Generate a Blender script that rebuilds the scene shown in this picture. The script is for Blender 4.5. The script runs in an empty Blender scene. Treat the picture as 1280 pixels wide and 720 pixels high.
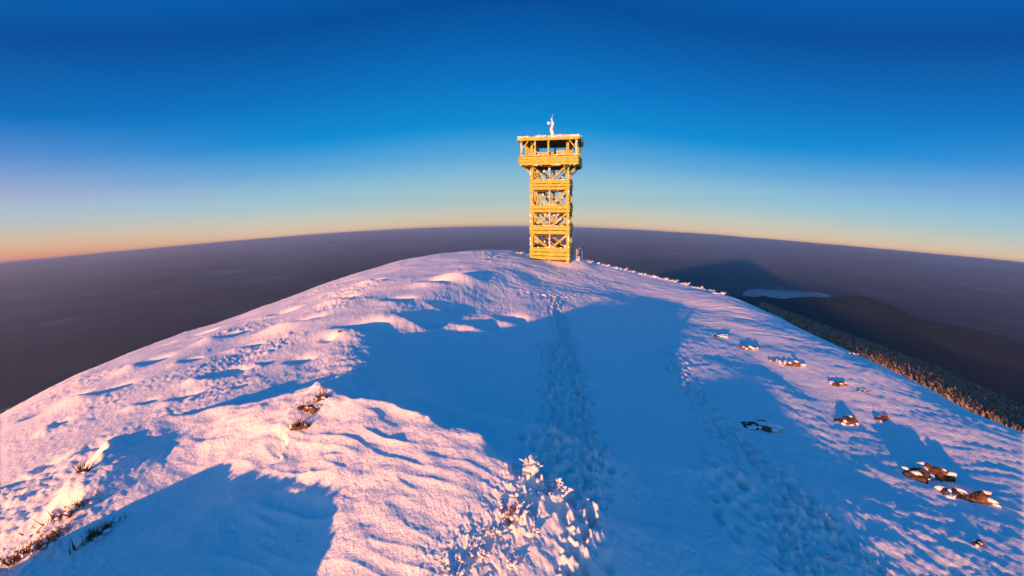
import bpy, bmesh, math, random
import numpy as np
from mathutils import Vector, Matrix
random.seed(7)
S = bpy.context.scene
COL = S.collection
F, EYE = 500.0, 250.0            # focal length and eye level row, in pixels of the 1280 x 720 picture
SUN_AZ, SUN_EL = math.radians(-149.5), math.radians(7.2)
LX, LY = math.sin(SUN_AZ), math.cos(SUN_AZ)

# ------------------------------------------------------------------ noise
def _h(ix, iy, seed):
    n = (ix.astype(np.int64) * 374761393 + iy.astype(np.int64) * 668265263 + seed * 974634777) & 0xffffffff
    n = ((n ^ (n >> 13)) * 1274126177) & 0xffffffff
    return ((n ^ (n >> 16)) & 0xffff) / 65535.0
def noise(x, y, seed=0):         # gradient noise, about -1..1
    x = np.asarray(x, float); y = np.asarray(y, float)
    ix = np.floor(x); iy = np.floor(y); fx = x - ix; fy = y - iy
    u = fx*fx*fx*(fx*(fx*6-15)+10); v = fy*fy*fy*(fy*(fy*6-15)+10)
    def g(dx, dy):
        a = _h(ix+dx, iy+dy, seed) * 2*math.pi
        return np.cos(a)*(fx-dx) + np.sin(a)*(fy-dy)
    return 1.45*((g(0,0)*(1-u)+g(1,0)*u)*(1-v) + (g(0,1)*(1-u)+g(1,1)*u)*v)
def fbm(x, y, seed=0, oct=4, gain=.5):
    s = 0; a = 1
    for k in range(oct):
        s = s + a*noise(x*2**k + 17.3*k, y*2**k - 9.1*k, seed+k); a *= gain
    return s
def sst(e0, e1, x):
    t = np.clip((np.asarray(x, float)-e0)/(e1-e0), 0, 1); return t*t*(3-2*t)

# ------------------------------------------------------------------ terrain
SIL = [(0,519),(50,492),(100,467),(150,447),(200,428),(250,411),(300,394),(350,376),(400,357),(450,340),(500,326),(550,317),
       (600,312),(640,314),(690,321),(730,325),(760,331),(800,341),(850,353),(905,368),(980,401),(1062,444),(1137,482),(1200,514),(1280,552)]
FOR = [(905,370),(950,382),(1025,409),(1100,437),(1175,467),(1280,514)]
def slopes(pts):
    a = []; s = []
    for px, py in pts:
        u = (px-640)/F; ph = math.atan(u); a.append(ph); s.append((py-EYE)/F*math.cos(ph))
    return np.array(a), np.array(s)
SA, SS = slopes(SIL)
SA = np.concatenate([[-math.pi, -2.6, -1.9, -1.3], SA, [1.25, 1.7, 2.4, math.pi]])
SS = np.concatenate([[.35, .36, .38, .35], SS, [.75, .9, .9, .35]])
FA, FS = slopes(FOR)
FA = np.concatenate([FA, [1.2]]); FS = np.concatenate([FS, [.335]])
RA = np.array([-math.pi, -1.5, -.9, -.45, 0, .2, .5, .92, 1.15, 1.5, 2.2, 2.8, math.pi]); RR = np.array([30, 34, 40, 56, 60, 60, 49, 30, 20, 18, 20, 24, 30.])
H0 = 6.5
def base(x, y):
    r = np.hypot(x, y) + 1e-6; ph = np.arctan2(x, y)
    s = np.interp(ph, SA, SS); rh = np.interp(ph, RA, RR)
    # smooth the interpolated radius a little
    k = np.maximum(s*rh/H0, 1.14); n = 1 + 1/(k-1); b = H0/((n-1)*rh**n)
    rc = rh*1.18
    rr = np.minimum(r, rc)
    z = -H0 - b*rr**n
    g = np.minimum(np.maximum(n*b*rc**(n-1), s+.16), .75) ; st = sst(.4, .6, ph)*sst(3.0, 2.8, ph); g = g + (1.15-g)*st
    z = z - g*np.maximum(r-rc, 0)
    cone = -78 - .265*r + 22*noise(x/140, y/140, 5)*sst(80, 300, r)
    z = np.maximum(z, cone)
    # wooded shoulder on the right
    sf = np.interp(ph, FA, FS); R1, R2 = 105., 185.
    z1 = -s*R1 - .3; z2 = -sf*R2
    z1 = np.where(ph > SA[-5], -(sf+.048)*R1, z1)
    sl = np.minimum((z2-z1)/(R2-R1), -.2)
    zf = z1 + sl*(r-R1)
    over = np.maximum(r-R2*.9, 0); zf = zf - over*over*.0008
    off = 260*(1-sst(.40, .56, ph)) + 500*sst(.94, 1.10, ph)
    zf = zf - off - 60*sst(60, 34, r) - 30*sst(106, 84, r)
    d = z - zf; kk = 4.0
    return np.where(np.abs(d) > 40, np.maximum(z, zf), np.maximum(z, zf) + kk*np.log1p(np.exp(-np.abs(np.clip(d, -60, 60))/kk))*.6*sst(40, 75, r))
def ray_hit(px, py, fn=None, extra=0):
    u = (px-640)/F; v = (py-EYE)/F
    t = np.concatenate([np.linspace(2, 80, 4000), np.linspace(80, 600, 3000)])
    x = u*t; z = (fn or base)(x, t); hit = np.nonzero(z + extra > -v*t)[0]
    i = hit[0] if len(hit) else np.argmax(z + v*t)
    return float(x[i]), float(t[i])

def seg_dist(x, y, a, b):
    ax, ay = a; bx, by = b; dx, dy = bx-ax, by-ay; L = dx*dx+dy*dy
    t = np.clip(((x-ax)*dx+(y-ay)*dy)/L, 0, 1)
    px, py = ax+t*dx, ay+t*dy
    side = ((x-ax)*dy-(y-ay)*dx)/math.sqrt(L)    # positive: right of a->b
    return np.hypot(x-px, y-py), t, side
def drift(x, y, pts, hts, near, far):
    """A wind drift along a crest line: gentle on its right-hand side (near), steep on the other (far)."""
    out = np.zeros_like(x); best = np.full_like(x, 1e9)
    for i in range(len(pts)-1):
        d, t, side = seg_dist(x, y, pts[i], pts[i+1])
        h = hts[i]+(hts[i+1]-hts[i])*t
        w = np.where(side > 0, near, far)
        q = np.clip(1-d/w, 0, 1)
        prof = np.where(side > 0, q*q*(1.6-.6*q), q*q*(3-2*q))
        out = out + np.exp(14*h*prof)
    return np.log(np.maximum(out-(len(pts)-2), 1))/14

# left field hollows, each with the mound that shades it: (px, py, half width px)
PITS = [(455,405,26),(378,401,20),(355,388,14),(285,419,17),(312,431,12),(250,417,14),(190,452,17),(238,451,11),(284,467,19),(132,489,22),
        (375,449,14),(230,497,14),(183,502,10),(60,508,20),(75,528,9),(100,492,10),(300,487,8),(252,476,8),(500,372,16),(530,388,20),(430,372,14),
        (560,372,14),(470,352,12),(600,382,18),(120,560,16),(60,580,14),(28,600,14),(170,560,16),(330,455,8),(410,425,9),(545,352,14),(585,344,18),(640,372,16)]
def build_features():
    f = {}
    P = lambda px, py, e=0: ray_hit(px, py, None, e)
    f['A'] = [P(340,572,.25), P(366,520,1.0), P(386,480,1.35), P(455,500,1.1), P(530,524,1.0), P(596,550,.75), P(650,578,.25)]
    f['Ah'] = [.25, 1.0, 1.35, 1.2, 1.0, .75, .25]
    f['pits'] = []
    for px, py, w in PITS:
        x, y = P(px, py); rad = w/F*y*1.05
        f['pits'].append((x, y, rad))
    f['lb'] = [P(90,650), P(140,590), P(205,552), P(285,541)]
    f['lbh'] = [.7, .9, .8, .4]
    f['lc'] = [P(300,655), P(345,622), P(400,640), P(478,652)]
    f['lch'] = [.35, .6, .5, .45]
    f['step'] = [P(395,455), P(480,405), P(560,382), P(640,350), P(700,338)]
    f['bank'] = [P(770,402), P(840,440), P(960,560), P(1100,690)]
    return f
FT = build_features()
TX, TY = 50/F*51.0, 51.0       # tower foot
def gauss(x, y, cx, cy, rx, ry, ang):
    c, s = math.cos(ang), math.sin(ang); dx, dy = x-cx, y-cy
    a = (dx*c+dy*s)/rx; b = (-dx*s+dy*c)/ry
    return np.exp(-(a*a+b*b))
def coarse(x, y):
    x = np.atleast_1d(np.asarray(x, float)); y = np.atleast_1d(np.asarray(y, float))
    r = np.hypot(x, y)
    z = base(x, y)
    near = sst(75, 45, r)
    # the path side lies lower than the bumpy field on its left and tilts away from the low sun
    edge = np.interp(y, [0, 5, 7, 9, 11.8, 14.5, 20, 30, 42, 52], [-4, -3, -1.7, -.6, -.4, -5.5, -8.5, -5.5, 0, 3])
    q = x-edge
    z = z - near*(.95*sst(-.5, 4.5, q) + .075*np.clip(q-1, 0, 12)) * sst(56, 38, y)*sst(-4, 3, y) * (1-sst(14, 24, x))
    z = z + near*.6*np.exp(-((x-(12.5+.34*y))/5.5)**2)*sst(34, 22, y)*sst(2,7,y)
    wob = .5*noise(x*.35, y*.35, 3)
    w1 = .35*noise(x*.9, y*.9, 8)+.12*noise(x*2.6, y*2.6, 9)
    z = z + drift(x+wob*.5+w1, y+wob*.5+w1*.7, FT['A'], FT['Ah'], 4.6, .85)
    z = z + drift(x+wob*.4+w1, y+wob*.3+w1, FT['lb'], FT['lbh'], 2.5, .8)*.9
    z = z + near*.16*fbm(x*.16+3, y*.16, 11, 3)
    for i, (cx, cy, rad) in enumerate(FT['pits']):
        a = math.atan2(LY, LX)
        h = .62*rad
        mk = (np.abs(x-cx) < rad*4) & (np.abs(y-cy) < rad*4)
        if not mk.any(): continue
        xs = x[mk]; ys = y[mk]
        z[mk] += -h*1.5*np.sqrt(gauss(xs, ys, cx, cy, rad*1.0, rad*.8, .3))**3 + h*(.5+.3*math.sin(i*2.3))*gauss(xs, ys, cx+LX*rad*1.05, cy+LY*rad*1.05, rad*.75, rad*1.25, a+.5*math.sin(i*1.7))
    # hummocks whose long shadows lie over the lower left
    for cx, cy, rx, ry, h in ((-6.5,3.7,1.7,1.0,1.35), (-9.9,4.5,1.3,.9,1.35), (-8.3,3.6,1.0,.8,.9)):
        z = z + h*gauss(x, y, cx, cy, rx, ry, -.5)
    z = z + 1.25*np.exp(-((y+3.2)/2.2)**2)*sst(-7.5, -4.5, x)*sst(1.2, -2.2, x)  # unseen ridge behind the camera, added to shade the bottom foreground
    # level ground under the tower
    td = np.hypot(x-TX, y-TY-1)
    return z*(1-sst(6, 2.5, td)) + (-7.36)*sst(6, 2.5, td)

# foot tracks: centre lines through picture points, spread of the dents
def path_pts(pp):
    return [ray_hit(a, b, coarse) for a, b in pp]
TRK = [(path_pts([(690,372),(700,400),(712,440),(722,480),(725,520),(738,560),(735,610),(728,660),(720,715)]), 170, .7),
       (path_pts([(690,430),(695,500),(690,560),(670,600),(650,650)]), 90, .8),
       (path_pts([(835,440),(862,480),(900,535),(950,580),(1000,625),(1055,680),(1100,719)]), 150, .6),
       (path_pts([(905,570),(920,640),(960,700),(980,719)]), 40, .9),
       (path_pts([(650,365),(690,372),(740,368)]), 14, .5)]
DENTS = []
rd = random.Random(3)
for pts, n, sp in TRK:
    L = [0]
    for i in range(len(pts)-1): L.append(L[-1]+math.dist(pts[i], pts[i+1]))
    K = int(L[-1]/.30)*(2 if sp > .5 else 1)
    for k in range(K):
        q = min(max((k % (K//2+1))*L[-1]/(K//2+1)+rd.gauss(0, .1), 0), L[-1]*.999); i = max(j for j in range(len(L)-1) if L[j] <= q)
        t = (q-L[i])/(L[i+1]-L[i]); dx = pts[i+1][0]-pts[i][0]; dy = pts[i+1][1]-pts[i][1]; ll = math.hypot(dx, dy)
        off = (.16 if k % 2 else -.16) + (.5*sp if k > K//2 else -.3*sp) + rd.gauss(0, .13)
        x = pts[i][0]+dx*t+dy/ll*off; y = pts[i][1]+dy*t-dx/ll*off
        DENTS.append((x, y, rd.uniform(.07, .11), rd.uniform(.13, .2), rd.uniform(.13, .26), math.atan2(dy, dx)+rd.gauss(0, .3)))
CORR = [(TRK[0][0], .42), (TRK[1][0], .28), (TRK[2][0][2:], .42), (path_pts([(980,640),(1010,719)]), .6)]
CRUST = path_pts([(706,566),(655,600),(632,655),(560,719)])
def rough_masks(x, y):
    r = np.hypot(x, y)
    edge = np.interp(y, [0, 6, 12, 20, 30, 42, 52], [-1.5, -3.5, -6, -9, -6, 0, 3])
    left = sst(1.0, -2.5, x-edge + 1.2*noise(x*.4, y*.4, 5))
    ax, ay = FT['A'][2]
    smooth = gauss(x, y, (FT['A'][3][0]), FT['A'][3][1]-2.2, 5.2, 3.0, -.45)      # wind-polished face
    right = sst(9, 15, x - .15*y)
    return left*(1-np.clip(smooth*1.4, 0, 1)), smooth, right
def fine(x, y):
    r = np.hypot(x, y)
    left, smooth, right = rough_masks(x, y)
    patch = sst(-.25, .6, noise(x*.2+7, y*.2, 31)+.45*sst(16, 9, r)-.2*sst(18, 26, r))
    near = sst(95, 45, r)
    # crusty crumbs
    n1 = fbm(x*1.5, y*1.5, 41, 3, .6); n2 = noise((x*.8-y*.6)*4.6+.3*n1, (x*.6+y*.8)*4.6, 45); n3 = noise((x*.34+y*.94)*9+.4*n2, (y*.34-x*.94)*9, 47)
    crumb = np.maximum(n1-.15, 0)*.11 + np.abs(n2)*.06 + np.abs(n3)*.036
    # wind ripples run along the low sun
    c, s = math.cos(-.32), math.sin(-.32)
    a = x*c+y*s; b = -x*s+y*c
    rip = (1-np.abs(noise(a*.45, b*2.3, 51)))**2*.09 + noise(a*1.1, b*6, 53)*.018
    z = left*(.22+.9*patch)*crumb*near*1.25
    z = z + (smooth*.8 + right*.85)*rip*near + smooth*near*(.012*np.abs(n3)+.01*n2)
    z = z + right*.35*crumb*near*patch
    # the trodden middle: small grains
    mid = np.clip(1-left-right, 0, 1)*(1-.9*np.clip(smooth*1.6, 0, 1))
    z = z + mid*near*(.034*noise(x*2.3+y*.9, y*2.6-x*.7, 61) + .024*noise((x*.8-y*.6)*8, (x*.6+y*.8)*8, 62)+.03*noise(x*.8, y*1.6, 63))
    # trampled crust along the tracks
    cor = np.zeros_like(x)
    for pts, wd in CORR:
        for i in range(len(pts)-1):
            d, t, sd_ = seg_dist(x, y, pts[i], pts[i+1]); cor = np.maximum(cor, np.exp(-(d/wd)**2))
    nn = noise((x*.8-y*.6)*4.5, (x*.6+y*.8)*4.5, 81)+.7*noise((x*.34+y*.94)*10, (y*.34-x*.94)*10, 82)
    z = z + cor*near*(np.maximum(nn-.2, 0)*.22 - np.maximum(-nn-.1, 0)*.26)
    cr = np.zeros_like(x)
    for i in range(len(CRUST)-1):
        d, t, sd_ = seg_dist(x, y, CRUST[i], CRUST[i+1]); cr = np.maximum(cr, np.exp(-(d/.5)**2))
    n5 = noise((x*.8-y*.6)*7, (x*.6+y*.8)*7, 85)+.8*noise((x*.34+y*.94)*16, (y*.34-x*.94)*16, 86)
    z = z + cr*near*(np.maximum(n5-.35, 0)*.11 - np.maximum(-n5-.2, 0)*.07)
    return z
def full(x, y):
    x = np.atleast_1d(np.asarray(x, float)); y = np.atleast_1d(np.asarray(y, float))
    z = coarse(x, y); m = np.hypot(x, y) < 95
    z[m] += fine(x[m], y[m])
    return z

def build_mountain():
    az = np.concatenate([np.linspace(-math.pi, -1.15, 110, endpoint=False), np.linspace(-1.15, 1.15, 1150, endpoint=False), np.linspace(1.15, math.pi, 110, endpoint=False)])
    v = np.linspace(1.5, .2, 560); r1 = 6.6/v
    r = np.concatenate([[.8, 1.6, 2.6, 3.6], r1, np.exp(np.linspace(math.log(33.4), math.log(80), 210)), np.exp(np.linspace(math.log(81.5), math.log(2600), 110))])
    R, A = np.meshgrid(r, az, indexing='ij')
    X = R*np.sin(A); Y = R*np.cos(A)
    Z = full(X, Y)
    for cx, cy, rx, ry, dp, an in DENTS:
        rr = 1.2; c0 = math.hypot(cx, cy); i0 = np.searchsorted(r, c0-rr); i1 = np.searchsorted(r, c0+rr)
        a0 = math.atan2(cx, cy); da = rr/c0; j0 = np.searchsorted(az, a0-da); j1 = np.searchsorted(az, a0+da)
        xs = X[i0:i1, j0:j1]; ys = Y[i0:i1, j0:j1]
        g = gauss(xs, ys, cx, cy, ry, rx, an)
        g2 = gauss(xs, ys, cx, cy, ry*2.0, rx*2.0, an)
        Z[i0:i1, j0:j1] += -dp*1.25*(1-(1-g)**2) + dp*.55*g2
    nr, na = R.shape
    co = np.stack([X, Y, Z], -1).reshape(-1, 3)
    zc = float(full(np.array([0.]), np.array([0.01]))[0])
    co = np.vstack([co, [[0, 0, zc]]])
    i, j = np.meshgrid(np.arange(nr-1), np.arange(na), indexing='ij')
    j2 = (j+1) % na
    q = np.stack([i*na+j, (i+1)*na+j, (i+1)*na+j2, i*na+j2], -1).reshape(-1, 4)[:, ::-1]
    fan = np.stack([np.full(na, nr*na), np.arange(na), (np.arange(na)+1) % na], -1)[:, ::-1]
    me = bpy.data.meshes.new('snow_ground')
    me.vertices.add(len(co)); me.vertices.foreach_set('co', co.ravel())
    nl = q.size + fan.size
    me.loops.add(nl); me.loops.foreach_set('vertex_index', np.concatenate([q.ravel(), fan.ravel()]))
    npoly = len(q)+len(fan); me.polygons.add(npoly)
    ls = np.concatenate([np.arange(len(q))*4, q.size + np.arange(len(fan))*3])
    me.polygons.foreach_set('loop_start', ls); 
    me.polygons.foreach_set('use_smooth', np.ones(npoly, bool))
    me.update(calc_edges=True); me.validate()
    o = bpy.data.objects.new('snow_ground', me); COL.objects.link(o); o['kind'] = 'structure'
    return o

# ------------------------------------------------------------------ materials
def mat(name, col, rough=.8, spec=.3):
    m = bpy.data.materials.new(name); m.use_nodes = True
    b = m.node_tree.nodes['Principled BSDF']
    b.inputs['Base Color'].default_value = (*col, 1); b.inputs['Roughness'].default_value = rough
    b.inputs['Specular IOR Level'].default_value = spec
    return m
def N(m, t, **kw):
    n = m.node_tree.nodes.new(t)
    for k, v in kw.items():
        if k in n.inputs: n.inputs[k].default_value = v
        else: setattr(n, k, v)
    return n
def L(m, a, b): m.node_tree.links.new(a, b)
def noisy(name, c1, c2, scale, rough=.8, spec=.3, bump=.0, bscale=None, c3=None, stretch=(1,1,1), lo=.35, hi=.65):
    m = mat(name, c1, rough, spec); b = m.node_tree.nodes['Principled BSDF']
    tc = N(m, 'ShaderNodeTexCoord'); mp = N(m, 'ShaderNodeMapping'); mp.inputs['Scale'].default_value = stretch
    L(m, tc.outputs['Object'], mp.inputs[0])
    nz = N(m, 'ShaderNodeTexNoise', Scale=scale, Detail=5.0); L(m, mp.outputs[0], nz.inputs['Vector'])
    cr = N(m, 'ShaderNodeValToRGB'); e = cr.color_ramp.elements
    e[0].position = lo; e[0].color = (*c1, 1); e[1].position = hi; e[1].color = (*c2, 1)
    if c3: x = cr.color_ramp.elements.new((lo+hi)/2); x.color = (*c3, 1)
    L(m, nz.outputs['Fac'], cr.inputs[0]); L(m, cr.outputs[0], b.inputs['Base Color'])
    if bump:
        n2 = N(m, 'ShaderNodeTexNoise', Scale=bscale or scale*3, Detail=4.0); L(m, mp.outputs[0], n2.inputs['Vector'])
        bp = N(m, 'ShaderNodeBump', Strength=1.0, Distance=bump); L(m, n2.outputs['Fac'], bp.inputs['Height']); L(m, bp.outputs[0], b.inputs['Normal'])
    return m
def snow_mat():
    m = mat('snow_ground', (.87, .87, .86), .75, .25); b = m.node_tree.nodes['Principled BSDF']
    tc = N(m, 'ShaderNodeTexCoord')
    n1 = N(m, 'ShaderNodeTexNoise', Scale=9.0, Detail=6.0, Roughness=.65)
    n2 = N(m, 'ShaderNodeTexNoise', Scale=45.0, Detail=3.0)
    L(m, tc.outputs['Object'], n1.inputs['Vector']); L(m, tc.outputs['Object'], n2.inputs['Vector'])
    mx = N(m, 'ShaderNodeMath', operation='ADD'); L(m, n1.outputs['Fac'], mx.inputs[0])
    ml = N(m, 'ShaderNodeMath', operation='MULTIPLY'); ml.inputs[1].default_value = .25; L(m, n2.outputs['Fac'], ml.inputs[0]); L(m, ml.outputs[0], mx.inputs[1])
    bp = N(m, 'ShaderNodeBump', Strength=1.0, Distance=.05); L(m, mx.outputs[0], bp.inputs['Height']); L(m, bp.outputs[0], b.inputs['Normal'])
    # bare, wooded slopes lower down the mountain
    ge = N(m, 'ShaderNodeNewGeometry'); sp = N(m, 'ShaderNodeSeparateXYZ'); L(m, ge.outputs['Position'], sp.inputs[0])
    nn = N(m, 'ShaderNodeTexNoise', Scale=.05, Detail=4.0); L(m, tc.outputs['Object'], nn.inputs['Vector'])
    ad = N(m, 'ShaderNodeMath', operation='MULTIPLY_ADD'); L(m, nn.outputs['Fac'], ad.inputs[0]); ad.inputs[1].default_value = 12; L(m, sp.outputs['Z'], ad.inputs[2])
    mr = N(m, 'ShaderNodeMapRange'); mr.inputs['From Min'].default_value = -24; mr.inputs['From Max'].default_value = -30; L(m, ad.outputs[0], mr.inputs['Value'])
    mixc = N(m, 'ShaderNodeMix', data_type='RGBA'); L(m, mr.outputs[0], mixc.inputs['Factor'])
    mixc.inputs['A'].default_value = (.87, .87, .86, 1); mixc.inputs['B'].default_value = (.10, .075, .06, 1)
    L(m, mixc.outputs['Result'], b.inputs['Base Color'])
    return m
M_SNOW = snow_mat()
M_CAP = noisy('packed_snow', (.82,.83,.87), (.88,.88,.92), 4, .7, .25, .03, 14)
M_RIME = noisy('rime', (.70,.71,.75), (.85,.86,.9), 6, .8, .2, .02, 30)
M_WOOD = noisy('yellow_timber', (.30,.31,.04), (.64,.62,.50), 2.0, .7, .2, .006, 30, stretch=(1,1,6), lo=.38, hi=.74, c3=(.40,.43,.07))
M_WOOD2 = noisy('frosted_timber', (.36,.31,.04), (.48,.45,.40), 1.6, .75, .2, .01, 14, stretch=(1,1,2), lo=.45, hi=.6)
M_DARKW = noisy('dark_timber', (.07,.04,.016), (.13,.08,.03), 3, .85, .15)  # dark tone also paints in the shade under the tower floors
M_METAL = mat('grey_metal', (.35,.36,.38), .5, .5)
M_WHITE = mat('white_plastic', (.75,.76,.78), .4, .5)
M_ROCK = noisy('brown_rock', (.045,.028,.018), (.22,.11,.045), 5, .9, .2, .06, 9, c3=(.10,.06,.035))
M_GRASS = noisy('dry_grass', (.22,.09,.015), (.42,.20,.03), 8, .9, .1)
M_TWIG = noisy('twig_bark', (.05,.03,.02), (.12,.07,.04), 8, .9, .1)
M_TREE = noisy('frosted_needles', (.18,.12,.08), (.62,.49,.38), 1.2, .9, .1, lo=.42, hi=.66)
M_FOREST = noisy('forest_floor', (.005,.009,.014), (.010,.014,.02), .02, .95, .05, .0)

# ------------------------------------------------------------------ mesh helpers
def link(name, bm, m, parent=None, smooth=False, kind=None):
    me = bpy.data.meshes.new(name); bmesh.ops.recalc_face_normals(bm, faces=bm.faces); bm.to_mesh(me); bm.free(); me.materials.append(m)
    if smooth: me.polygons.foreach_set('use_smooth', [True]*len(me.polygons))
    o = bpy.data.objects.new(name, me); COL.objects.link(o)
    if parent: o.parent = parent
    if kind: o['kind'] = kind
    return o
def tag(o, label, cat, group=None):
    o['label'] = label; o['category'] = cat
    if group: o['group'] = group
    return o
def thing(name, label, cat, loc, rz=0, group=None):
    o = bpy.data.objects.new(name, None); o.empty_display_size = .3; COL.objects.link(o); o.location = loc; o.rotation_euler = (0, 0, rz)
    return tag(o, label, cat, group)
def box(bm, c, d, bev=.012, mtx=None):
    r = bmesh.ops.create_cube(bm, size=1)['verts']
    T = Matrix.Translation(c) @ (mtx or Matrix()) @ Matrix.Diagonal((*d, 1)); bmesh.ops.transform(bm, matrix=T, verts=r)
    if bev:
        es = list({e for v in r for e in v.link_edges}); bmesh.ops.bevel(bm, geom=es, offset=bev, segments=1, affect='EDGES')
def beam(bm, a, b, w, h, bev=.01):
    a, b = Vector(a), Vector(b); d = b-a
    q = d.to_track_quat('X', 'Z').to_matrix().to_4x4()
    box(bm, (a+b)/2, (d.length, w, h), bev, q)
def lump(bm, c, r, sub=2, sq=(1,1,1), rnd=None, amt=.25):
    rnd = rnd or random
    vs = bmesh.ops.create_icosphere(bm, subdivisions=sub, radius=1)['verts']
    ph = [rnd.uniform(0, 6.28) for _ in range(6)]
    for v in vs:
        p = v.co
        k = 1+amt*(math.sin(3*p.x+ph[0])*math.sin(2.6*p.y+ph[1])+.6*math.sin(5.2*p.z+ph[2])*math.sin(4.7*p.x+ph[3])+.4*math.sin(9*p.y+ph[4])*math.sin(8*p.z+ph[5]))
        v.co = Vector((p.x*sq[0], p.y*sq[1], p.z*sq[2]))*r*k + Vector(c)
    return vs
def gz(x, y): return float(full(np.array([x]), np.array([y]))[0])
def at(px, py): return ray_hit(px, py, coarse)

# ------------------------------------------------------------------ build ground
g = build_mountain(); g.data.materials.append(M_SNOW)

# valley floor: curved down towards its horizon
KY, KX, HP = .066**2/900*1.0, .112**2/900*1.0, 450.
def plain_z(x, y): return -HP - .5*(x*x*KX*1.0 + y*y*KY*1.0)
def build_plain():
    na, nr = 200, 150
    a = np.linspace(-math.pi, math.pi, na, endpoint=False); k = np.linspace(.012, 1.03, nr)**1.15
    K, A = np.meshgrid(k, a, indexing='ij')
    DX = 1/np.sqrt((KX*np.sin(A)**2+KY*np.cos(A)**2)); Rm = DX*math.sqrt(2*HP)
    X = K*Rm*np.sin(A); Y = K*Rm*np.cos(A)
    Z = plain_z(X, Y) + 9*fbm(X/900, Y/900, 71, 3)*np.clip(K*3,0,1) + 14*np.maximum(fbm(X/2600, Y/2600, 77, 3)-.2, 0)*sst(.5,1,K)
    co = np.stack([X, Y, Z], -1).reshape(-1, 3)
    i, j = np.meshgrid(np.arange(nr-1), np.arange(na), indexing='ij'); j2 = (j+1) % na
    q = np.stack([i*na+j, (i+1)*na+j, (i+1)*na+j2, i*na+j2], -1).reshape(-1, 4)[:, ::-1]
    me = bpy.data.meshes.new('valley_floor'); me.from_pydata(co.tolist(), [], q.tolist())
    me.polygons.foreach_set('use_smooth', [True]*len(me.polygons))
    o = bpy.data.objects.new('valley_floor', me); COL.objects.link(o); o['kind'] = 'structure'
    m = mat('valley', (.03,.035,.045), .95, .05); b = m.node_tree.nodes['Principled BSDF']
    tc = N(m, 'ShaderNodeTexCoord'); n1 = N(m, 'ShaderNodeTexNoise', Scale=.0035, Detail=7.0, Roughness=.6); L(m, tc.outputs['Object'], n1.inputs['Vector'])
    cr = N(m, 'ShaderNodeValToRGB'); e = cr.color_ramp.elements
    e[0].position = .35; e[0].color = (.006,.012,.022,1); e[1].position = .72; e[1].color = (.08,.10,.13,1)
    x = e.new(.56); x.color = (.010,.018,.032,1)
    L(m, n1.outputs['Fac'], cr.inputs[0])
    # dark woods round the mountain; paler further out, painting distant haze into the colour
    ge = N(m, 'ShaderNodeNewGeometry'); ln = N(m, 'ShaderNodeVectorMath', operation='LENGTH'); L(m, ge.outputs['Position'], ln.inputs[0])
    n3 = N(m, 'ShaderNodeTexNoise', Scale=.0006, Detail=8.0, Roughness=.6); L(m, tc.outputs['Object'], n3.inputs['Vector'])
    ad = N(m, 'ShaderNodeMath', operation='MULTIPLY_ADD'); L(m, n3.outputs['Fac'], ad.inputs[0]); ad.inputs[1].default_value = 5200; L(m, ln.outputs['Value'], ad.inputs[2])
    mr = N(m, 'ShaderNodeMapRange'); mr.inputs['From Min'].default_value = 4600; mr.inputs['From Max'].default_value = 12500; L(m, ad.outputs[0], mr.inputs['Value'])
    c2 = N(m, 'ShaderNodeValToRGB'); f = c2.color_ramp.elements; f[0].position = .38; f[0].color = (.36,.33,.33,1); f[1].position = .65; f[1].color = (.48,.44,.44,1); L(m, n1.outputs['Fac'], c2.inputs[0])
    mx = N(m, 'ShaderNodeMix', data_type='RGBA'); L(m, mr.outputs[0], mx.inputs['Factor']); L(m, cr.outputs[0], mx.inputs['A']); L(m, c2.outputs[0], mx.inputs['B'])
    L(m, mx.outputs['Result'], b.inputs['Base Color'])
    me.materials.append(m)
    return o
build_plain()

# dark wooded foothill on the right
def build_hill():
    pts = [(760,382),(860,384),(930,380),(1000,382),(1060,381),(1100,380),(1140,394),(1180,410),(1230,422),(1280,431),(1340,450),(1450,500)]
    nu, nd = 160, 60
    us = np.linspace((760-640)/F, (1450-640)/F, nu)
    vc = np.interp(us, [(p[0]-640)/F for p in pts], [(p[1]-EYE)/F for p in pts])
    Yc = 1000 + 130*np.sin(us*3)
    zc = -vc*Yc
    verts = []; faces = []
    TT = np.linspace(-1, 1, nd)[:, None]; NX = us[None]*Yc[None]+TT*180; NY = Yc[None]+TT*620; NN = fbm(NX/120, NY/120, 91, 4)*14
    for j in range(nd):
        t = -1 + 2*j/(nd-1)
        for i in range(nu):
            endf = min(1, min(i, nu-1-i)/30)
            y = Yc[i] + t*620; x = us[i]*Yc[i] + t*180
            bot = plain_z(x, y)-12
            prof = math.cos(t*math.pi/2)**1.5 if abs(t) < 1 else 0
            n = float(NN[j, i])*prof
            verts.append((x, y, bot + (zc[i]-bot)*prof*endf + (n if abs(t) > .02 else n*.4)))
    for j in range(nd-1):
        for i in range(nu-1):
            a = j*nu+i; faces.append((a, a+1, a+nu+1, a+nu))
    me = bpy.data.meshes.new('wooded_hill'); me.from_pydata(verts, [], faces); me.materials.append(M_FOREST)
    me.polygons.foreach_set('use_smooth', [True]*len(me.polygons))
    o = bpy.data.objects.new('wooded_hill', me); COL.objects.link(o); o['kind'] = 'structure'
build_hill()

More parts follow.
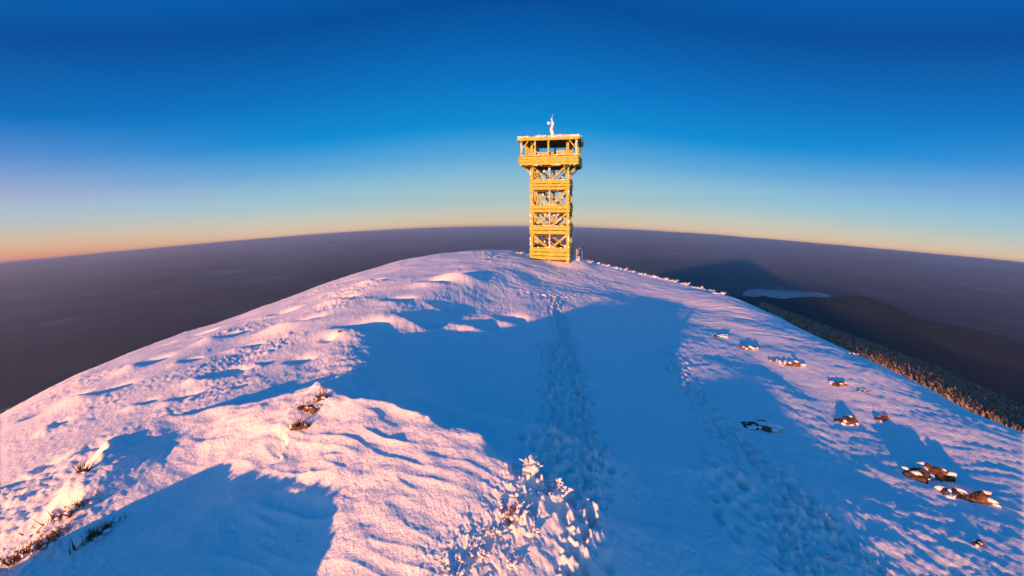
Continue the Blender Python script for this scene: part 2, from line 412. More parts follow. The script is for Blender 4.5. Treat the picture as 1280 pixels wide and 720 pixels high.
# pale snowed-over clearing in the valley
def build_field():
    v = (369-EYE)/F; u = (984-640)/F
    t = np.linspace(500, 5000, 4000); i = np.nonzero(plain_z(u*t, t)+14 > -v*t)[0][0]; Y = t[i]; X = u*Y
    bm = bmesh.new(); c = bm.verts.new((X, Y, plain_z(X, Y)+22)); ring = []
    rr = random.Random(5)
    for k in range(72):
        a = k/72*2*math.pi; q = 1+.09*math.sin(3*a+1)+.05*math.sin(7*a)+.05*math.sin(13*a+2)+rr.uniform(-.03,.03)
        x = X+47/F*Y*math.cos(a)*q; y = Y+ (7/F*Y/v)*math.sin(a)*q
        ring.append(bm.verts.new((x, y, plain_z(x, y)+19)))
    for k in range(72): bm.faces.new((c, ring[k], ring[(k+1) % 72]))
    low = [bm.verts.new((w.co.x, w.co.y, w.co.z-40)) for w in ring]
    for k in range(72): bm.faces.new((ring[k], low[k], low[(k+1) % 72], ring[(k+1) % 72]))
    link('snow_field', bm, noisy('field_snow', (.20,.21,.24), (.32,.33,.36), .004), None, True, 'structure')
build_field()

# ------------------------------------------------------------------ watchtower
def build_tower():
    t = thing('watchtower', 'tall yellow timber lookout tower with snowy roof standing on the summit', 'tower', (TX, TY, -7.42), math.radians(-13)); t.scale = (1, 1, .965)
    W = 2.2; rnd = random.Random(11)
    zs = [0, 3.0, 5.85, 8.7, 12.15]
    for sx in (-1, 1):
        for sy in (-1, 1):
            bm = bmesh.new(); beam(bm, (sx*W, sy*W, -.6), (sx*W, sy*W, 15.2), .34, .34, .02); link('post', bm, M_WOOD, t)
    for (x, y) in ((0,-W),(0,W),(W,0),(-W,0)):
        bm = bmesh.new(); beam(bm, (x, y, -.5), (x, y, 12.2), .2, .2, .02); link('middle_post', bm, M_WOOD2, t)
    bands = [(.15, 1.6), (3.35, 4.35), (6.1, 7.0), (8.95, 10.15)]
    for k, (z0, z1) in enumerate(bands):
        for s in range(4):
            R = Matrix.Rotation(s*math.pi/2, 4, 'Z')
            bm = bmesh.new(); n = 3 if k in (0, 3) else 2; h = (z1-z0)/n
            for i in range(n):
                box(bm, (0, -W-.22-.03*(i % 2), z0+h*(i+.5)), (2*W+.42, .07, h-.07), .012)
            box(bm, (0, -W-.06, z1+.02), (2*W+.5, .2, .09), .012)
            bmesh.ops.transform(bm, matrix=R, verts=bm.verts); link('parapet', bm, M_WOOD, t)
        bm = bmesh.new()
        for s_ in (-1, 1): box(bm, (0, s_*(W-.05), z0-.12), (2*W, .12, .2), .01); box(bm, (s_*(W-.05), 0, z0-.12), (.12, 2*W-.3, .2), .01)
        link('shade_beam', bm, M_DARKW, t)  # recessed dark beams added to paint the shadow line below each band
        # rime crust along the front rail
        bm = bmesh.new()
        for i in range(26):
            x = rnd.uniform(-W-.1, W+.1); lump(bm, (x, -W-.1+rnd.uniform(-.08,.08), z1+.07), rnd.uniform(.05,.13), 1, (1.5,1,.8), rnd)
        link('rime_crust', bm, M_RIME, t, True)
        bm = bmesh.new()
        for i in range(12): box(bm, (-W+.2+i*(2*W-.4)/11, 0, z0+.12), (.36, 2*W-.1, .06), .008)
        for y in (-W+.2, 0, W-.2): box(bm, (0, y, z0-.03), (2*W-.2, .16, .22), .01)
        link('floor', bm, M_DARKW, t)
    # bracing between levels, thinner inner boards
    gaps = [(1.7, 3.3), (4.45, 6.05), (7.1, 8.9), (10.25, 12.1)]
    for k, (a, b) in enumerate(gaps):
        for s in range(4):
            R = Matrix.Rotation(s*math.pi/2, 4, 'Z')
            for half in (0, 1):
                bm = bmesh.new()
                up = (half == 0)
                x0, x1 = (-W+.1, -.05) if half == 0 else (.05, W-.1)
                if k % 2 == 0 and half == 0: p, q = (x0, b), (x1, a-.3)
                elif half == 0: p, q = (x0, b), (x0+(x1-x0)*.85, a-.2)
                else: p, q = (x1, b), (x0, a-.2)
                beam(bm, (p[0], -W-.02, p[1]), (q[0], -W-.02, q[1]), .12, .24, .012)
                bmesh.ops.transform(bm, matrix=R, verts=bm.verts); link('brace', bm, M_WOOD2 if (s+k+half) % 3 else M_WOOD, t)
    for k, (z0, z1) in enumerate(zip([.3, 3.5, 6.2, 9.1], [3.4, 6.1, 9.0, 12.1])):
        bm = bmesh.new(); d = 1 if k % 2 else -1
        for yy in (.35, 1.35): beam(bm, (-d*1.6, yy, z0), (d*1.6, yy, z1), .07, .28, .01)
        for i in range(11):
            f = (i+.5)/11; box(bm, (-d*1.6+d*3.2*f, .85, z0+(z1-z0)*f), (.28, 1.0, .05), .006)
        for yy in (.3, 1.4): beam(bm, (-d*1.6, yy, z0+1), (d*1.6, yy, z1+1), .05, .09, .006)
        link('staircase', bm, M_WOOD2, t)
        bm = bmesh.new()
        for i in range(34):
            lump(bm, (rnd.choice([-W-.15, W+.12, 0, rnd.uniform(-W, W)]), rnd.choice([-W-.1, -W-.15, W]), z0+rnd.uniform(1.3, 2.9)), rnd.uniform(.05,.15), 1, (1,.7,1.8), rnd)
        link('rime_crust', bm, M_RIME, t, True)
    # lookout platform
    P = 3.45; pz = 12.15
    bm = bmesh.new()
    for i in range(18): box(bm, (-P+.2+i*(2*P-.4)/17, 0, pz), (.38, 2*P, .07), .008)
    for y in (-2.9, -1.45, 0, 1.45, 2.9): box(bm, (0, y, pz-.17), (2*P-.1, .16, .26), .01)
    link('platform_floor', bm, M_DARKW, t)
    for s in range(4):
        R = Matrix.Rotation(s*math.pi/2, 4, 'Z')
        bm = bmesh.new()
        for i in range(3): box(bm, (0, -P-.04-.02*(i % 2), 12.02+.36*(i+.5)), (2*P+.3, .06, .33), .012)
        box(bm, (0, -P-.03, 13.18), (2*P+.34, .2, .08), .012)
        bmesh.ops.transform(bm, matrix=R, verts=bm.verts); link('parapet', bm, M_WOOD, t)
        for x in (-1.9, 1.9):
            bm = bmesh.new(); beam(bm, (x, -W-.05, 10.9), (x, -P+.15, 12.0), .14, .14, .01)
            bmesh.ops.transform(bm, matrix=R, verts=bm.verts); link('bracket', bm, M_WOOD, t)
        bm = bmesh.new(); beam(bm, (-P+.15, -P+.15, 12.0), (-P+.15, -P+.15, 15.1), .22, .22, .015)
        bmesh.ops.transform(bm, matrix=R, verts=bm.verts); link('roof_post', bm, M_WOOD, t)
        bm = bmesh.new(); beam(bm, (-1.6, -P+.15, 13.1), (-1.6, -P+.15, 15.1), .16, .16, .015); beam(bm, (0, -P+.15, 13.1), (0, -P+.15, 15.1), .34, .2, .015)
        bmesh.ops.transform(bm, matrix=R, verts=bm.verts); link('roof_post', bm, M_WOOD, t)
        for sx in (-1, 1):
            bm = bmesh.new(); beam(bm, (sx*(P-.2), -P+.1, 14.0), (sx*(P-1.0), -P+.1, 15.05), .1, .14, .01)
            bmesh.ops.transform(bm, matrix=R, verts=bm.verts); link('brace', bm, M_WOOD, t)
    bm = bmesh.new()
    for i in range(60):
        a = rnd.uniform(-P, P); e = rnd.choice([0,0,0,1,1,2])
        p = (a, -P-.05, 13.25) if e == 0 else ((P, a, 13.25) if e == 1 else (a, -P-.1, 12.0))
        lump(bm, p, rnd.uniform(.04,.14), 1, (rnd.uniform(1,2.6),1,.6), rnd, .5)
    link('rime_crust', bm, M_RIME, t, True)
    bm = bmesh.new()                                   # inner panels thick with rime
    box(bm, (-.9, -P+.45, 13.4), (3.0, .06, .5), .02); box(bm, (1.9, -P+.5, 13.5), (2.0, .06, .75), .02); box(bm, (-1.2, P-.4, 13.8), (2.6, .08, 1.2), .02)
    link('back_panel', bm, M_WOOD2, t)
    # roof: low pyramid with board fascia
    bm = bmesh.new()
    for i in range(110):
        a = rnd.uniform(-3.6, 3.6); e = rnd.choice([0,0,1])
        p = (a, -3.66, 15.46+rnd.uniform(-.05,.12)) if e == 0 else (3.7, a, 15.42)
        lump(bm, p, rnd.uniform(.06,.17), 1, (rnd.uniform(1,2.4),1,.7), rnd, .5)
    for i in range(46):
        x_ = rnd.choice([-3.3, -1.6, 0, 3.3]); lump(bm, (x_+rnd.uniform(-.1,.12), -3.4, rnd.uniform(13.3, 15)), rnd.uniform(.04,.1), 1, (1,.8,2), rnd, .4)
    link('rime_crust', bm, M_RIME, t, True)
    Q = 3.58
    bm = bmesh.new()
    lo = [bm.verts.new((sx*Q, sy*Q, 15.1)) for sx, sy in ((-1,-1),(1,-1),(1,1),(-1,1))]
    up = [bm.verts.new((sx*Q, sy*Q, 15.3)) for sx, sy in ((-1,-1),(1,-1),(1,1),(-1,1))]
    ap = bm.verts.new((0, 0, 16.1)); bm.faces.new(lo[::-1])
    for i in range(4): bm.faces.new((lo[i], lo[(i+1) % 4], up[(i+1) % 4], up[i])); bm.faces.new((up[i], up[(i+1) % 4], ap))
    rf = link('roof', bm, M_DARKW, t)
    for s in range(4):
        R = Matrix.Rotation(s*math.pi/2, 4, 'Z'); bm = bmesh.new()
        beam(bm, (-Q-.16, -Q-.09, 15.27), (Q+.02, -Q-.09, 15.27), .14, .44, .04)
        bmesh.ops.transform(bm, matrix=R, verts=bm.verts); link('fascia', bm, M_WOOD, rf)
    bm = bmesh.new(); n = 24; grid = {}
    for i in range(n+1):
        for j in range(n+1):
            x = -Q+.0+2*Q*i/n; y = -Q+2*Q*j/n; e = max(abs(x), abs(y))/Q
            grid[i, j] = bm.verts.new((x, y, 15.3+.8*(1-e)+(.17*(1-e**8)+.06)+.07*math.sin(x*2.1+y)+.04*math.sin(y*3.3)))
    for i in range(n):
        for j in range(n): bm.faces.new((grid[i, j], grid[i+1, j], grid[i+1, j+1], grid[i, j+1]))
    ex = bmesh.ops.extrude_face_region(bm, geom=bm.faces[:])
    for v in [x for x in ex['geom'] if isinstance(x, bmesh.types.BMVert)]: v.co.z -= .14
    link('roof_snow', bm, M_CAP, rf, True)
    # mast with instruments, crusted in rime
    bm = bmesh.new(); beam(bm, (0, 0, 15.9), (0, 0, 18.7), .09, .09, .02); ms = link('mast', bm, M_METAL, t)
    bm = bmesh.new()
    for i in range(22):
        z = 16.0+i*.11; lump(bm, (.10*math.sin(i*.5)+.05*i/22, rnd.uniform(-.04,.04), z), .30-.008*i+rnd.uniform(-.03,.03), 1, (.9,.9,.9), rnd)
    for i in range(8): lump(bm, (rnd.uniform(-.5,.5), rnd.uniform(-.4,.4), 16.05), .3, 1, (1.3,1,.5), rnd)
    link('rime_crust', bm, M_RIME, ms, True)
    bm = bmesh.new(); beam(bm, (-.42, 0, 17.75), (.05, 0, 17.75), .05, .05, .01); lump(bm, (-.40, -.02, 17.85), .23, 2, (1,1,1), rnd, .12)
    link('wind_gauge', bm, M_WHITE, ms, True)
    bm = bmesh.new(); beam(bm, (0, 0, 18.6), (.1, 0, 19.0), .05, .05, .01); link('lightning_rod', bm, M_METAL, ms)
    return t
build_tower()

# ------------------------------------------------------------------ frosted shrubs, posts, rocks, grass
def make_shrub(loc, size, seed, label, group, wide=1.0, h=.8):
    rnd = random.Random(seed)
    t = thing('snowy_shrub', label, 'shrub', loc, 0, group)
    bm = bmesh.new(); bs = bmesh.new()
    nb = int(7*wide)+5
    for i in range(nb):
        a = rnd.uniform(0, 6.28); q = rnd.uniform(.0, .3)*size*wide
        x0, y0 = q*math.cos(a), q*math.sin(a)
        a2 = a+rnd.uniform(-.6,.6); ln = rnd.uniform(.35, .8)*size
        x1, y1, z1 = x0+math.cos(a2)*ln*.7*wide, y0+math.sin(a2)*ln*.6, rnd.uniform(.25, h)*size*.8
        beam(bs, (x0, y0, -.15), (x1, y1, z1), .025, .025, 0)
        beam(bs, ((x0+x1)/2, (y0+y1)/2, z1/2), (x1+rnd.uniform(-.2,.2), y1+rnd.uniform(-.2,.2), z1*rnd.uniform(.7,1.1)), .02, .02, 0)
        for k in range(11):
            f = rnd.uniform(.1, 1.08); rr = rnd.uniform(.018, .055)*size**.5
            lump(bm, (x0+(x1-x0)*f+rnd.uniform(-.03,.03), y0+(y1-y0)*f+rnd.uniform(-.03,.03), -.1+(z1+.12)*f), rr, 1, (rnd.uniform(.9,2.2), rnd.uniform(.9,1.6), rnd.uniform(.6,1.2)), rnd, .5)
    for i in range(5): lump(bm, (rnd.uniform(-.4,.4)*size*wide, rnd.uniform(-.25,.25)*size, 0), .13*size**.5, 2, (1.4,1.2,.6), rnd, .3)
    link('stems', bs, M_RIME, t); link('rime', bm, M_RIME, t, True)
    return t
SH = [(640,640,.9,'white frosted shrub beside the footprints, largest of the clump in the middle',1.0,1.1),
      (690,614,.75,'frosted shrub with outstretched branches, rightmost of the middle clump',1.5,.8),
      (664,596,.6,'upright frosted twigs at the top end of the middle clump',.8,1.2),
      (618,664,.55,'low frosted shrub just left below the largest middle shrub',1.2,.7),
      (598,690,.55,'small rimed twigs low in the middle, second from the bottom of the line',1.0,.7),
      (566,716,.6,'rimed shrub at the bottom edge of the picture, lowest of the line',1.3,.7),
      (662,664,.45,'little frosted shrub on the shaded snow right of the line',1.0,.8),
      (640,704,.4,'faint frosted stems at the bottom edge beside the trodden path',1.0,.8),
      (1040,702,.45,'frosted shrub at the lower right along the right-hand track',1.0,.9),
      (1062,678,.4,'small pinkish rimed twigs beside the right-hand track',.8,1.1)]
for i, (px, py, sz, lb, w, h) in enumerate(SH):
    x, y = at(px, py); make_shrub((x, y, gz(x, y)-.03), sz*.5, 20+i, lb, 'frosted shrubs in the foreground', w, h*.6)

def make_rock(px, py, w, label, seed, group='rocks poking out of the snow', hgt=.5, cap=True, grass=0, caps=13):
    rnd = random.Random(seed); x, y = at(px, py); z = gz(x, y); u = w/F*y      # u: full width in metres
    t = thing('rock', label, 'rock', (x, y, z-.05*hgt*u), rnd.uniform(-.3,.3), group)
    bm = bmesh.new(); n = 5
    for i in range(n):
        f = (i-(n-1)/2)/n
        vs = lump(bm, (f*u*.9, rnd.uniform(-.1,.1)*u, hgt*u*rnd.uniform(-.02,.10)), u*rnd.uniform(.13,.23), 2, (1.2, .9, hgt*1.5), rnd, .3)
        for v in vs: v.co += Vector((rnd.uniform(-1,1), rnd.uniform(-1,1), rnd.uniform(-1,1)))*u*.018
    link('stone', bm, M_ROCK, t)
    if cap:
        bm = bmesh.new()
        for i in range(caps):
            lump(bm, (rnd.uniform(-.55,.58)*u, rnd.uniform(-.2,.2)*u, hgt*u*rnd.uniform(.05,.36)), u*rnd.uniform(.03,.1), 1, (rnd.uniform(1,2),1.2,.6), rnd, .5)
        link('snow_cap', bm, M_CAP, t, True)
    if grass:
        bm = bmesh.new()
        for i in range(grass):
            a = rnd.uniform(0, 6.28); q = rnd.uniform(0,.5)*u; x0, y0 = q*math.cos(a), q*.5*math.sin(a); l = rnd.uniform(.15,.4)
            dx, dy = rnd.uniform(-.15,.15), rnd.uniform(-.15,.15)
            v = [bm.verts.new(p) for p in ((x0-.012, y0, -.05), (x0+.012, y0, -.05), (x0+dx, y0+dy, l))]; bm.faces.new(v)
            v = [bm.verts.new(p) for p in ((x0, y0-.012, -.05), (x0, y0+.012, -.05), (x0+dx, y0+dy, l))]; bm.faces.new(v)
        link('grass_blades', bm, M_GRASS, t)
    return t
make_rock(1162,598,58,'dark rock cluster with orange-brown patches, biggest bare patch on the right-hand slope',101,grass=40,hgt=.6,caps=20)
make_rock(1208,624,46,'orange lit rock just below the biggest dark rock cluster on the right',102,grass=30,hgt=.6,caps=22)
make_rock(1222,680,16,'small dark stone near the bottom right corner',103)
make_rock(1058,529,32,'dark brown rock with a snow tail, left one of the two mid right rocks',104,grass=24)
make_rock(1104,525,18,'small orange brown rock, right one of the two mid right rocks',105,grass=20)
make_rock(945,534,46,'half-buried grey rock in the blue shade right of the track',106,hgt=.16,caps=26)
make_rock(936,436,20,'small dark rock highest on the right-hand slope',107)
make_rock(968,452,12,'tiny snow-capped stone between two dark rocks on the right slope',108)
make_rock(990,457,24,'snow-capped rock with yellow grass on the upper right slope',109,grass=24)
make_rock(1048,482,20,'snowy rock below the yellow grass rock on the upper right slope',110)
make_rock(1078,490,14,'thin dark stone to the right of the snowy rock on the right slope',111,hgt=.3)
make_rock(900,421,20,'low dark stone sliver on the upper slope right of the path',112,hgt=.2)
make_rock(1065,444,12,'dark stone beside the edge of the wood',113)
make_rock(385,512,24,'brown rock on the flank of the tall drift, under its crest',114,grass=20)
make_rock(374,536,22,'brown rock lower on the flank of the tall drift',115,grass=30)
make_rock(402,500,18,'small brown rock nearest the crest of the tall drift',116,grass=20)
make_rock(426,415,9,'tiny brown stone in front of the round mound on the left field',117)
make_rock(104,592,14,'small dark tuft-covered stone on the lower left slope',118,grass=30)
def make_tuft(px, py, w, label, seed):
    rnd = random.Random(seed); x, y = at(px, py); u = w/F*y
    t = thing('grass_tuft', label, 'grass tuft', (x, y, gz(x, y)), 0, 'dry grass tufts in the snow')
    bm = bmesh.new()
    for i in range(130):
        q = rnd.gauss(0, .35)*u; a = rnd.uniform(0, 6.28); x0, y0 = q*.5+rnd.gauss(0,.1)*u, q; l = rnd.uniform(.05,.2)
        dx, dy = rnd.uniform(-.14,.14), rnd.uniform(-.14,.14); w_ = rnd.uniform(.008,.018)
        zz = gz(x+x0, y+y0)-gz(x, y) if i % 3 == 0 else 0
        for (ex, ey) in ((w_, 0), (0, w_)):
            v = [bm.verts.new(p) for p in ((x0-ex, y0-ey, zz-.06), (x0+ex, y0+ey, zz-.06), (x0+dx, y0+dy, zz+l))]; bm.faces.new(v)
    link('blades', bm, M_GRASS, t)
    bm = bmesh.new()
    for i in range(14): lump(bm, (rnd.gauss(0,.3)*u, rnd.gauss(0,.4)*u, .02+rnd.uniform(0,.06)), rnd.uniform(.015,.05), 1, (1.4,1.2,.8), rnd, .35)
    link('frost', bm, M_RIME, t, True)
make_tuft(36,694,38,'orange dry grass tuft in the bottom left corner',201)
make_tuft(66,676,36,'orange brown grass tuft second from the bottom left corner',202)
make_tuft(92,640,34,'dry brown grass tuft on the drift above the corner tufts',203)
make_tuft(122,672,24,'small frosty grass tuft at the foot of the lower left drift',204)
make_tuft(640,652,10,'tiny dry grass stalks beside the middle frosted shrubs',205)

# rimed post and shrubs near the tower
def rimed(px, y, h, w, label, cat, name, seed, group=None):
    x = (px-640)/F*y; rnd = random.Random(seed); t = thing(name, label, cat, (x, y, gz(x, y)), 0, group)
    bs = bmesh.new(); beam(bs, (0,0,-.3), (.05,0,h), .09, .09, .01); link('pole', bs, M_DARKW, t)
    bm = bmesh.new(); n = int(h/.16)
    for i in range(n): lump(bm, (rnd.uniform(-.05,.05)*w/.2, 0, i*.16+.05), w*rnd.uniform(.8,1.2)*(.6+.4*math.sin(3*i/n+.4)), 1, (1,1,1.1), rnd, .3)
    link('rime', bm, M_RIME, t, True); return t
rimed(727,52,1.55,.17,'slim rime-crusted post right of the tower foot','post','marker_post',301)
EDGE = [(650,316),(735,326),(745,328),(757,331),(768,334),(779,336),(791,339),(803,342),(816,345),(829,348),(842,351),(856,355),(871,359),(886,363),(900,367)]
PLC = ['behind the left corner of the tower','first to the right of the marker post','second to the right of the marker post','third to the right of the marker post',
       'fourth to the right of the marker post','fifth along the crest from the marker post','sixth along the crest from the marker post','seventh along the crest from the marker post',
       'eighth along the crest from the marker post','seventh from the wood along the crest','sixth from the wood along the crest','fifth from the wood along the crest',
       'third-last before the wood along the crest','last but one before the wood along the crest','last on the crest where the wood begins']
PLC[8] = 'midway along the crest between tower and wood'
for i, (px, py) in enumerate(EDGE):
    x, y = at(px, py+1.5); k = y
    make_shrub((x, y, gz(x, y)-.05), .55, 400+i, 'tiny rimed shrub on the skyline, '+PLC[i], 'rimed shrubs along the crest', 1.6, .6)
x, y = (720.5-640)/F*50, 50.0
make_shrub((x, y, gz(x, y)), 1.1, 450, 'bushy rimed shrub against the right foot of the tower', 'rimed shrubs along the crest', .7, 1.6)

# ------------------------------------------------------------------ the wood below the right-hand slope
def tree_mesh(seed, label='frosted_tree', nb=26):
    rnd = random.Random(seed); bm = bmesh.new()
    beam(bm, (0,0,-.5), (0,0,1.8), .12, .12, 0)
    for i in range(nb):
        f = i/(nb-1); r = (1-f)*.85+.12; a = i*2.4
        c = Vector((math.cos(a)*r*.55, math.sin(a)*r*.55, .35+2.3*f))
        vs = bmesh.ops.create_icosphere(bm, subdivisions=1, radius=1)['verts'] if i % 2 else bmesh.ops.create_cone(bm, segments=5, radius1=1, radius2=.1, depth=1.4, cap_ends=True)['verts']
        for v in vs: v.co = Vector((v.co.x*r*.45*rnd.uniform(.6,1.3), v.co.y*r*.45*rnd.uniform(.6,1.3), v.co.z*.2*rnd.uniform(.6,1.4))) + c
    me = bpy.data.meshes.new(label); bm.to_mesh(me); bm.free(); me.materials.append(M_TREE); return me
def build_wood():
    rnd = random.Random(9); pts = []
    ext = 0
    for _ in range(80000):
        a = rnd.uniform(.44, 1.14); rr = 38+162*rnd.random()**.85; pts.append((a, rr))
    A = np.array([p[0] for p in pts]); R = np.array([p[1] for p in pts]); X = R*np.sin(A); Y = R*np.cos(A); Z = coarse(X, Y)
    keep = (Z < -15) | (R > np.interp(A, RA, RR)*1.1+5)
    s_snow = np.interp(A, SA, SS)
    vis = (-(Z+2.6)/R) < s_snow+.05
    idx = np.nonzero(keep & vis)[0][:13000]
    order = sorted(idx, key=lambda i: R[i] + (1000 if A[i] > .92 else 0))
    ms = [tree_mesh(500+i) for i in range(5)]
    for n, i in enumerate(order[:260]):
        o = bpy.data.objects.new('frosted_tree', ms[n % 5]); COL.objects.link(o)
        o.location = (X[i], Y[i], Z[i]); k = rnd.uniform(.38, .72)*min(1, .2+.8*R[i]/110); o.scale = (k, k, k*rnd.uniform(.9,1.2)); o.rotation_euler = (0, 0, rnd.uniform(0, 6.28))
        tag(o, 'low frosted brown tree in the front rows of the wood below the right slope', 'tree', 'frosted trees in the wood below the right slope')
    bas = []
    for me in [tree_mesh(600+i, 'forest', 13) for i in range(3)]:
        v = np.array([x.co[:] for x in me.vertices]); me.calc_loop_triangles(); f = np.array([tuple(p.vertices) for p in me.loop_triangles]); bas.append((v, f))
    V = []; FC = []; off = 0
    for n, i in enumerate(order[260:]):
        v, f = bas[n % 3]; k = rnd.uniform(.36, .72)*min(1, .2+.8*R[i]/110); a = rnd.uniform(0, 6.28); c, s = math.cos(a), math.sin(a)
        w = np.stack([(v[:,0]*c-v[:,1]*s)*k+X[i], (v[:,0]*s+v[:,1]*c)*k+Y[i], v[:,2]*k*rnd.uniform(.9,1.2)+Z[i]], -1)
        V.append(w); FC.append(f+off); off += len(v)
    me = bpy.data.meshes.new('forest'); V = np.vstack(V); FC = np.vstack(FC)
    me.vertices.add(len(V)); me.vertices.foreach_set('co', V.ravel()); me.loops.add(FC.size); me.loops.foreach_set('vertex_index', FC.ravel())
    me.polygons.add(len(FC)); me.polygons.foreach_set('loop_start', np.arange(len(FC))*3); me.update(calc_edges=True); me.materials.append(M_TREE)
    o = bpy.data.objects.new('forest', me); COL.objects.link(o); o['kind'] = 'stuff'
    tag(o, 'dense frosted brown wood filling the slope beyond the snow on the right', 'forest')
    print('trees', len(order))
build_wood()

# ------------------------------------------------------------------ haze
def build_haze():
    X1, Y1, z0, z1 = HX, HY, -1190, 14.0
    bm = bmesh.new(); vs = bmesh.ops.create_cube(bm, size=1)['verts']
    for v in vs: v.co = Vector((v.co.x*2*X1, v.co.y*2*Y1, (z0+z1)/2+v.co.z*(z1-z0)))
    m = bpy.data.materials.new('haze'); m.use_nodes = True; nt = m.node_tree
    for n in list(nt.nodes):
        if n.type != 'OUTPUT_MATERIAL': nt.nodes.remove(n)
    out = [n for n in nt.nodes if n.type == 'OUTPUT_MATERIAL'][0]
    v = nt.nodes.new('ShaderNodeVolumePrincipled'); v.inputs['Color'].default_value = (.76,.92,1,1); v.inputs['Density'].default_value = HAZE; v.inputs['Anisotropy'].default_value = .48
    nt.links.new(v.outputs[0], out.inputs['Volume'])
    me = bpy.data.meshes.new('haze'); bm.to_mesh(me); bm.free(); me.materials.append(m)
    o = bpy.data.objects.new('haze', me); COL.objects.link(o); o['kind'] = 'stuff'
    tag(o, 'pale haze lying over the valley', 'haze')
HAZE = 1.0e-4; HX, HY = 8500., 14100.
build_haze()

# ------------------------------------------------------------------ sky, sun, camera
def srgb(r, g, b):
    f = lambda c: (c/255/12.92 if c/255 <= .04045 else ((c/255+.055)/1.055)**2.4)
    return (f(r), f(g), f(b), 1)
JSKY = (.15, .16, .29)
def build_world():
    w = bpy.data.worlds.new('World'); S.world = w; w.use_nodes = True; nt = w.node_tree
    for n in list(nt.nodes): nt.nodes.remove(n)
    nd = nt.nodes.new; ln = nt.links.new
    out = nd('ShaderNodeOutputWorld')
    sky = nd('ShaderNodeTexSky'); sky.sky_type = 'NISHITA'; sky.sun_disc = False; sky.sun_elevation = SUN_EL
    sky.sun_rotation = SUN_AZ % (2*math.pi); sky.altitude = 1100
    b1 = nd('ShaderNodeBackground'); b1.inputs['Strength'].default_value = .05; ln(sky.outputs[0], b1.inputs['Color'])
    def ma(op, a, b=None, c=None):
        n = nd('ShaderNodeMath'); n.operation = op
        for k, v in enumerate((a, b, c)):
            if v is None: continue
            if isinstance(v, (int, float)): n.inputs[k].default_value = v
            else: ln(v, n.inputs[k])
        return n.outputs[0]
    tc = nd('ShaderNodeTexCoord'); sp = nd('ShaderNodeSeparateXYZ'); ln(tc.outputs['Generated'], sp.inputs[0])
    x, y, z = sp.outputs
    h2 = ma('MAXIMUM', ma('ADD', ma('MULTIPLY', x, x), ma('MULTIPLY', y, y)), 1e-4); h = ma('SQRT', h2)
    s2 = ma('DIVIDE', ma('MULTIPLY', x, x), h2)
    t = ma('MULTIPLY', ma('DIVIDE', z, h), ma('ADD', 1, s2))
    t = ma('ADD', t, ma('MULTIPLY_ADD', s2, .145, .066))
    def ramp(stops):
        r = nd('ShaderNodeValToRGB'); e = r.color_ramp.elements
        e[0].position = stops[0][0]; e[0].color = stops[0][1]; e[1].position = stops[-1][0]; e[1].color = stops[-1][1]
        for p, c in stops[1:-1]: q = e.new(p); q.color = c
        ln(ma('MULTIPLY', t, 1.25), r.inputs[0]); return r.outputs[0]
    py = lambda p: (283-p)/500*1.25
    ra = ramp([(0, srgb(190,150,140)), (py(278), srgb(226,190,160)), (py(264), srgb(206,200,180)), (py(245), srgb(171,196,200)), (py(222), srgb(138,189,213)),
               (py(195), srgb(92,168,218)), (py(168), srgb(45,150,214)), (py(154), srgb(5,140,212)), (py(100), srgb(0,116,197)), (py(50), srgb(0,97,175)), (py(0), srgb(0,78,155)), (.82, srgb(0,90,170)), (1, srgb(0,112,190))])
    rb = ramp([(0, srgb(205,125,100)), (py(270), srgb(228,160,122)), (py(255), srgb(215,185,150)), (py(230), srgb(170,188,190)), (py(195), srgb(125,170,205)),
               (py(150), srgb(70,142,208)), (py(100), srgb(0,112,192)), (py(0), srgb(0,80,160)), (1, srgb(0,112,190))])
    dt = ma('DIVIDE', ma('ADD', ma('MULTIPLY', x, LX), ma('MULTIPLY', y, LY)), h)
    mr = nd('ShaderNodeMapRange'); mr.interpolation_type = 'SMOOTHSTEP'; ln(dt, mr.inputs['Value']); mr.inputs['From Min'].default_value = -.6; mr.inputs['From Max'].default_value = .1
    mx = nd('ShaderNodeMix'); mx.data_type = 'RGBA'; ln(mr.outputs[0], mx.inputs['Factor']); ln(ra, mx.inputs['A']); ln(rb, mx.inputs['B'])
    # the sky is brighter behind the valley haze
    # broad brightness of the sky round the low sun, behind the camera
    gl = ma('MULTIPLY', ma('POWER', ma('MAXIMUM', dt, 0), 1.5), ma('MAXIMUM', ma('SUBTRACT', 1, ma('MULTIPLY', ma('MAXIMUM', z, 0), 1.5)), 0))
    gs = nd('ShaderNodeVectorMath'); gs.operation = 'SCALE'; gs.inputs[0].default_value = (.34, .50, .62); ln(gl, gs.inputs['Scale'])
    ga = nd('ShaderNodeVectorMath'); ga.operation = 'ADD'; ln(mx.outputs['Result'], ga.inputs[0]); ln(gs.outputs[0], ga.inputs[1])
    dl = ma('MINIMUM', ma('DIVIDE', HX, ma('MAXIMUM', ma('DIVIDE', ma('ABSOLUTE', x), h), .001)), ma('DIVIDE', HY, ma('MAXIMUM', ma('DIVIDE', ma('ABSOLUTE', y), h), .001)))
    dl = ma('MINIMUM', dl, ma('DIVIDE', 14., ma('MAXIMUM', ma('DIVIDE', z, h), 1e-4)))
    T = ma('MAXIMUM', ma('EXPONENT', ma('MULTIPLY', dl, -HAZE)), .12)
    dt0 = ma('DIVIDE', ma('ADD', ma('MULTIPLY', x, LX), ma('MULTIPLY', y, LY)), h)
    ph = ma('POWER', ma('DIVIDE', 1.856, ma('SUBTRACT', 1.16, ma('MULTIPLY', dt0, .8))), 1.5)
    js = nd('ShaderNodeVectorMath'); js.operation = 'SCALE'; js.inputs[0].default_value = (.16, .070, .030); ln(ph, js.inputs['Scale'])
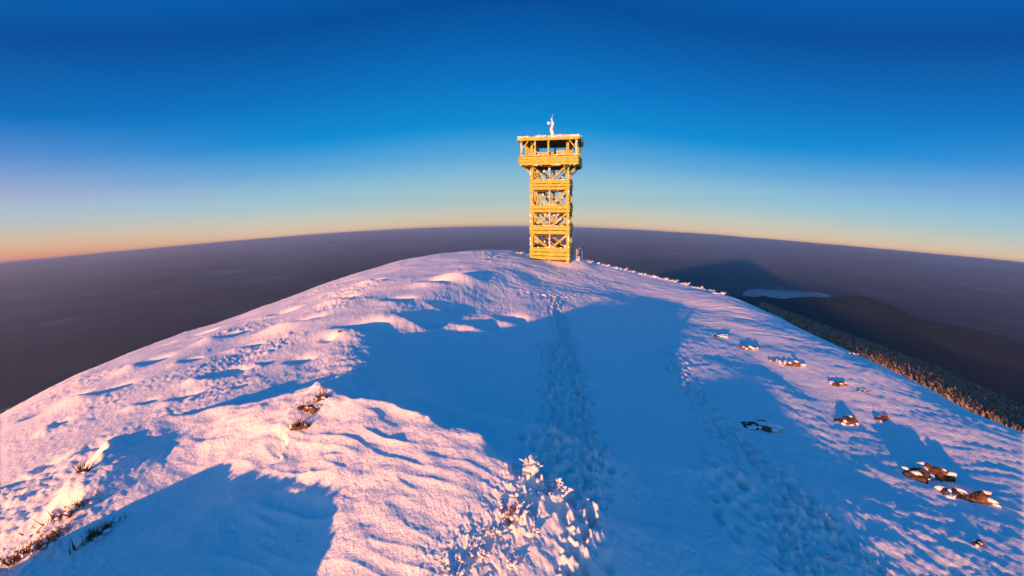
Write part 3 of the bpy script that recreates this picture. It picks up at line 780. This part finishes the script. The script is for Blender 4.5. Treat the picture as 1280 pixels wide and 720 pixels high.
    ja = nd('ShaderNodeVectorMath'); ja.operation = 'ADD'; ln(js.outputs[0], ja.inputs[0]); ja.inputs[1].default_value = JSKY
    je = nd('ShaderNodeMapRange'); ln(ma('DIVIDE', z, h), je.inputs['Value']); je.inputs['From Min'].default_value = -.035; je.inputs['From Max'].default_value = 0
    jx = nd('ShaderNodeVectorMath'); jx.operation = 'SCALE'; jx.inputs[0].default_value = (.05, .02, 0.01); ln(je.outputs[0], jx.inputs['Scale'])
    jb = nd('ShaderNodeVectorMath'); jb.operation = 'ADD'; ln(ja.outputs[0], jb.inputs[0]); ln(jx.outputs[0], jb.inputs[1])
    jt = nd('ShaderNodeVectorMath'); jt.operation = 'SCALE'; ln(jb.outputs[0], jt.inputs[0]); ln(ma('SUBTRACT', 1, T), jt.inputs['Scale'])
    vs_ = nd('ShaderNodeVectorMath'); vs_.operation = 'SUBTRACT'
    wg = ma('MULTIPLY', ma('MULTIPLY', s2, ph), ma('POWER', ma('MAXIMUM', ma('SUBTRACT', 1, ma('DIVIDE', ma('ABSOLUTE', ma('DIVIDE', z, h)), .15)), 0), 2))
    w1 = nd('ShaderNodeVectorMath'); w1.operation = 'SCALE'; w1.inputs[0].default_value = (.175, .030, .0); ln(wg, w1.inputs['Scale'])
    w2 = nd('ShaderNodeVectorMath'); w2.operation = 'ADD'; ln(ga.outputs[0], w2.inputs[0]); ln(w1.outputs[0], w2.inputs[1])
    ln(w2.outputs[0], vs_.inputs[0]); ln(jt.outputs[0], vs_.inputs[1])
    vb = nd('ShaderNodeVectorMath'); vb.operation = 'SCALE'; ln(vs_.outputs[0], vb.inputs[0]); ln(ma('DIVIDE', 1, T), vb.inputs['Scale'])
    va = nd('ShaderNodeVectorMath'); va.operation = 'MAXIMUM'; ln(vb.outputs[0], va.inputs[0]); va.inputs[1].default_value = (0, 0, 0)
    b2 = nd('ShaderNodeBackground'); ln(va.outputs[0], b2.inputs['Color']); b2.inputs['Strength'].default_value = .5
    ms = nd('ShaderNodeMixShader'); ms.inputs[0].default_value = .985; ln(b1.outputs[0], ms.inputs[1]); ln(b2.outputs[0], ms.inputs[2])
    ln(ms.outputs[0], out.inputs['Surface'])
build_world()
sd = bpy.data.lights.new('sun', 'SUN'); sd.energy = 4.8; sd.color = (1, .375, .12); sd.angle = math.radians(.6)
so = bpy.data.objects.new('sun', sd); COL.objects.link(so)
dv = Vector((LX*math.cos(SUN_EL), LY*math.cos(SUN_EL), math.sin(SUN_EL)))
so.rotation_euler = dv.to_track_quat('Z', 'Y').to_euler()

cd = bpy.data.cameras.new('camera'); cd.sensor_width = 36; cd.lens = F/1280*36; cd.shift_y = -(360-EYE)/1280
cd.clip_start = .1; cd.clip_end = 60000
co = bpy.data.objects.new('camera', cd); COL.objects.link(co); co.location = (0, 0, 0); co.rotation_euler = (math.pi/2, 0, 0)
S.camera = co
vs = S.view_settings; vs.view_transform = 'Standard'; vs.look = 'None'; vs.exposure = 1.0; vs.gamma = 1; vs.use_curve_mapping = False
S.render.engine = 'CYCLES'; S.cycles.use_denoising = True; S.cycles.max_bounces = 5; S.cycles.volume_bounces = 1; S.cycles.diffuse_bounces = 3
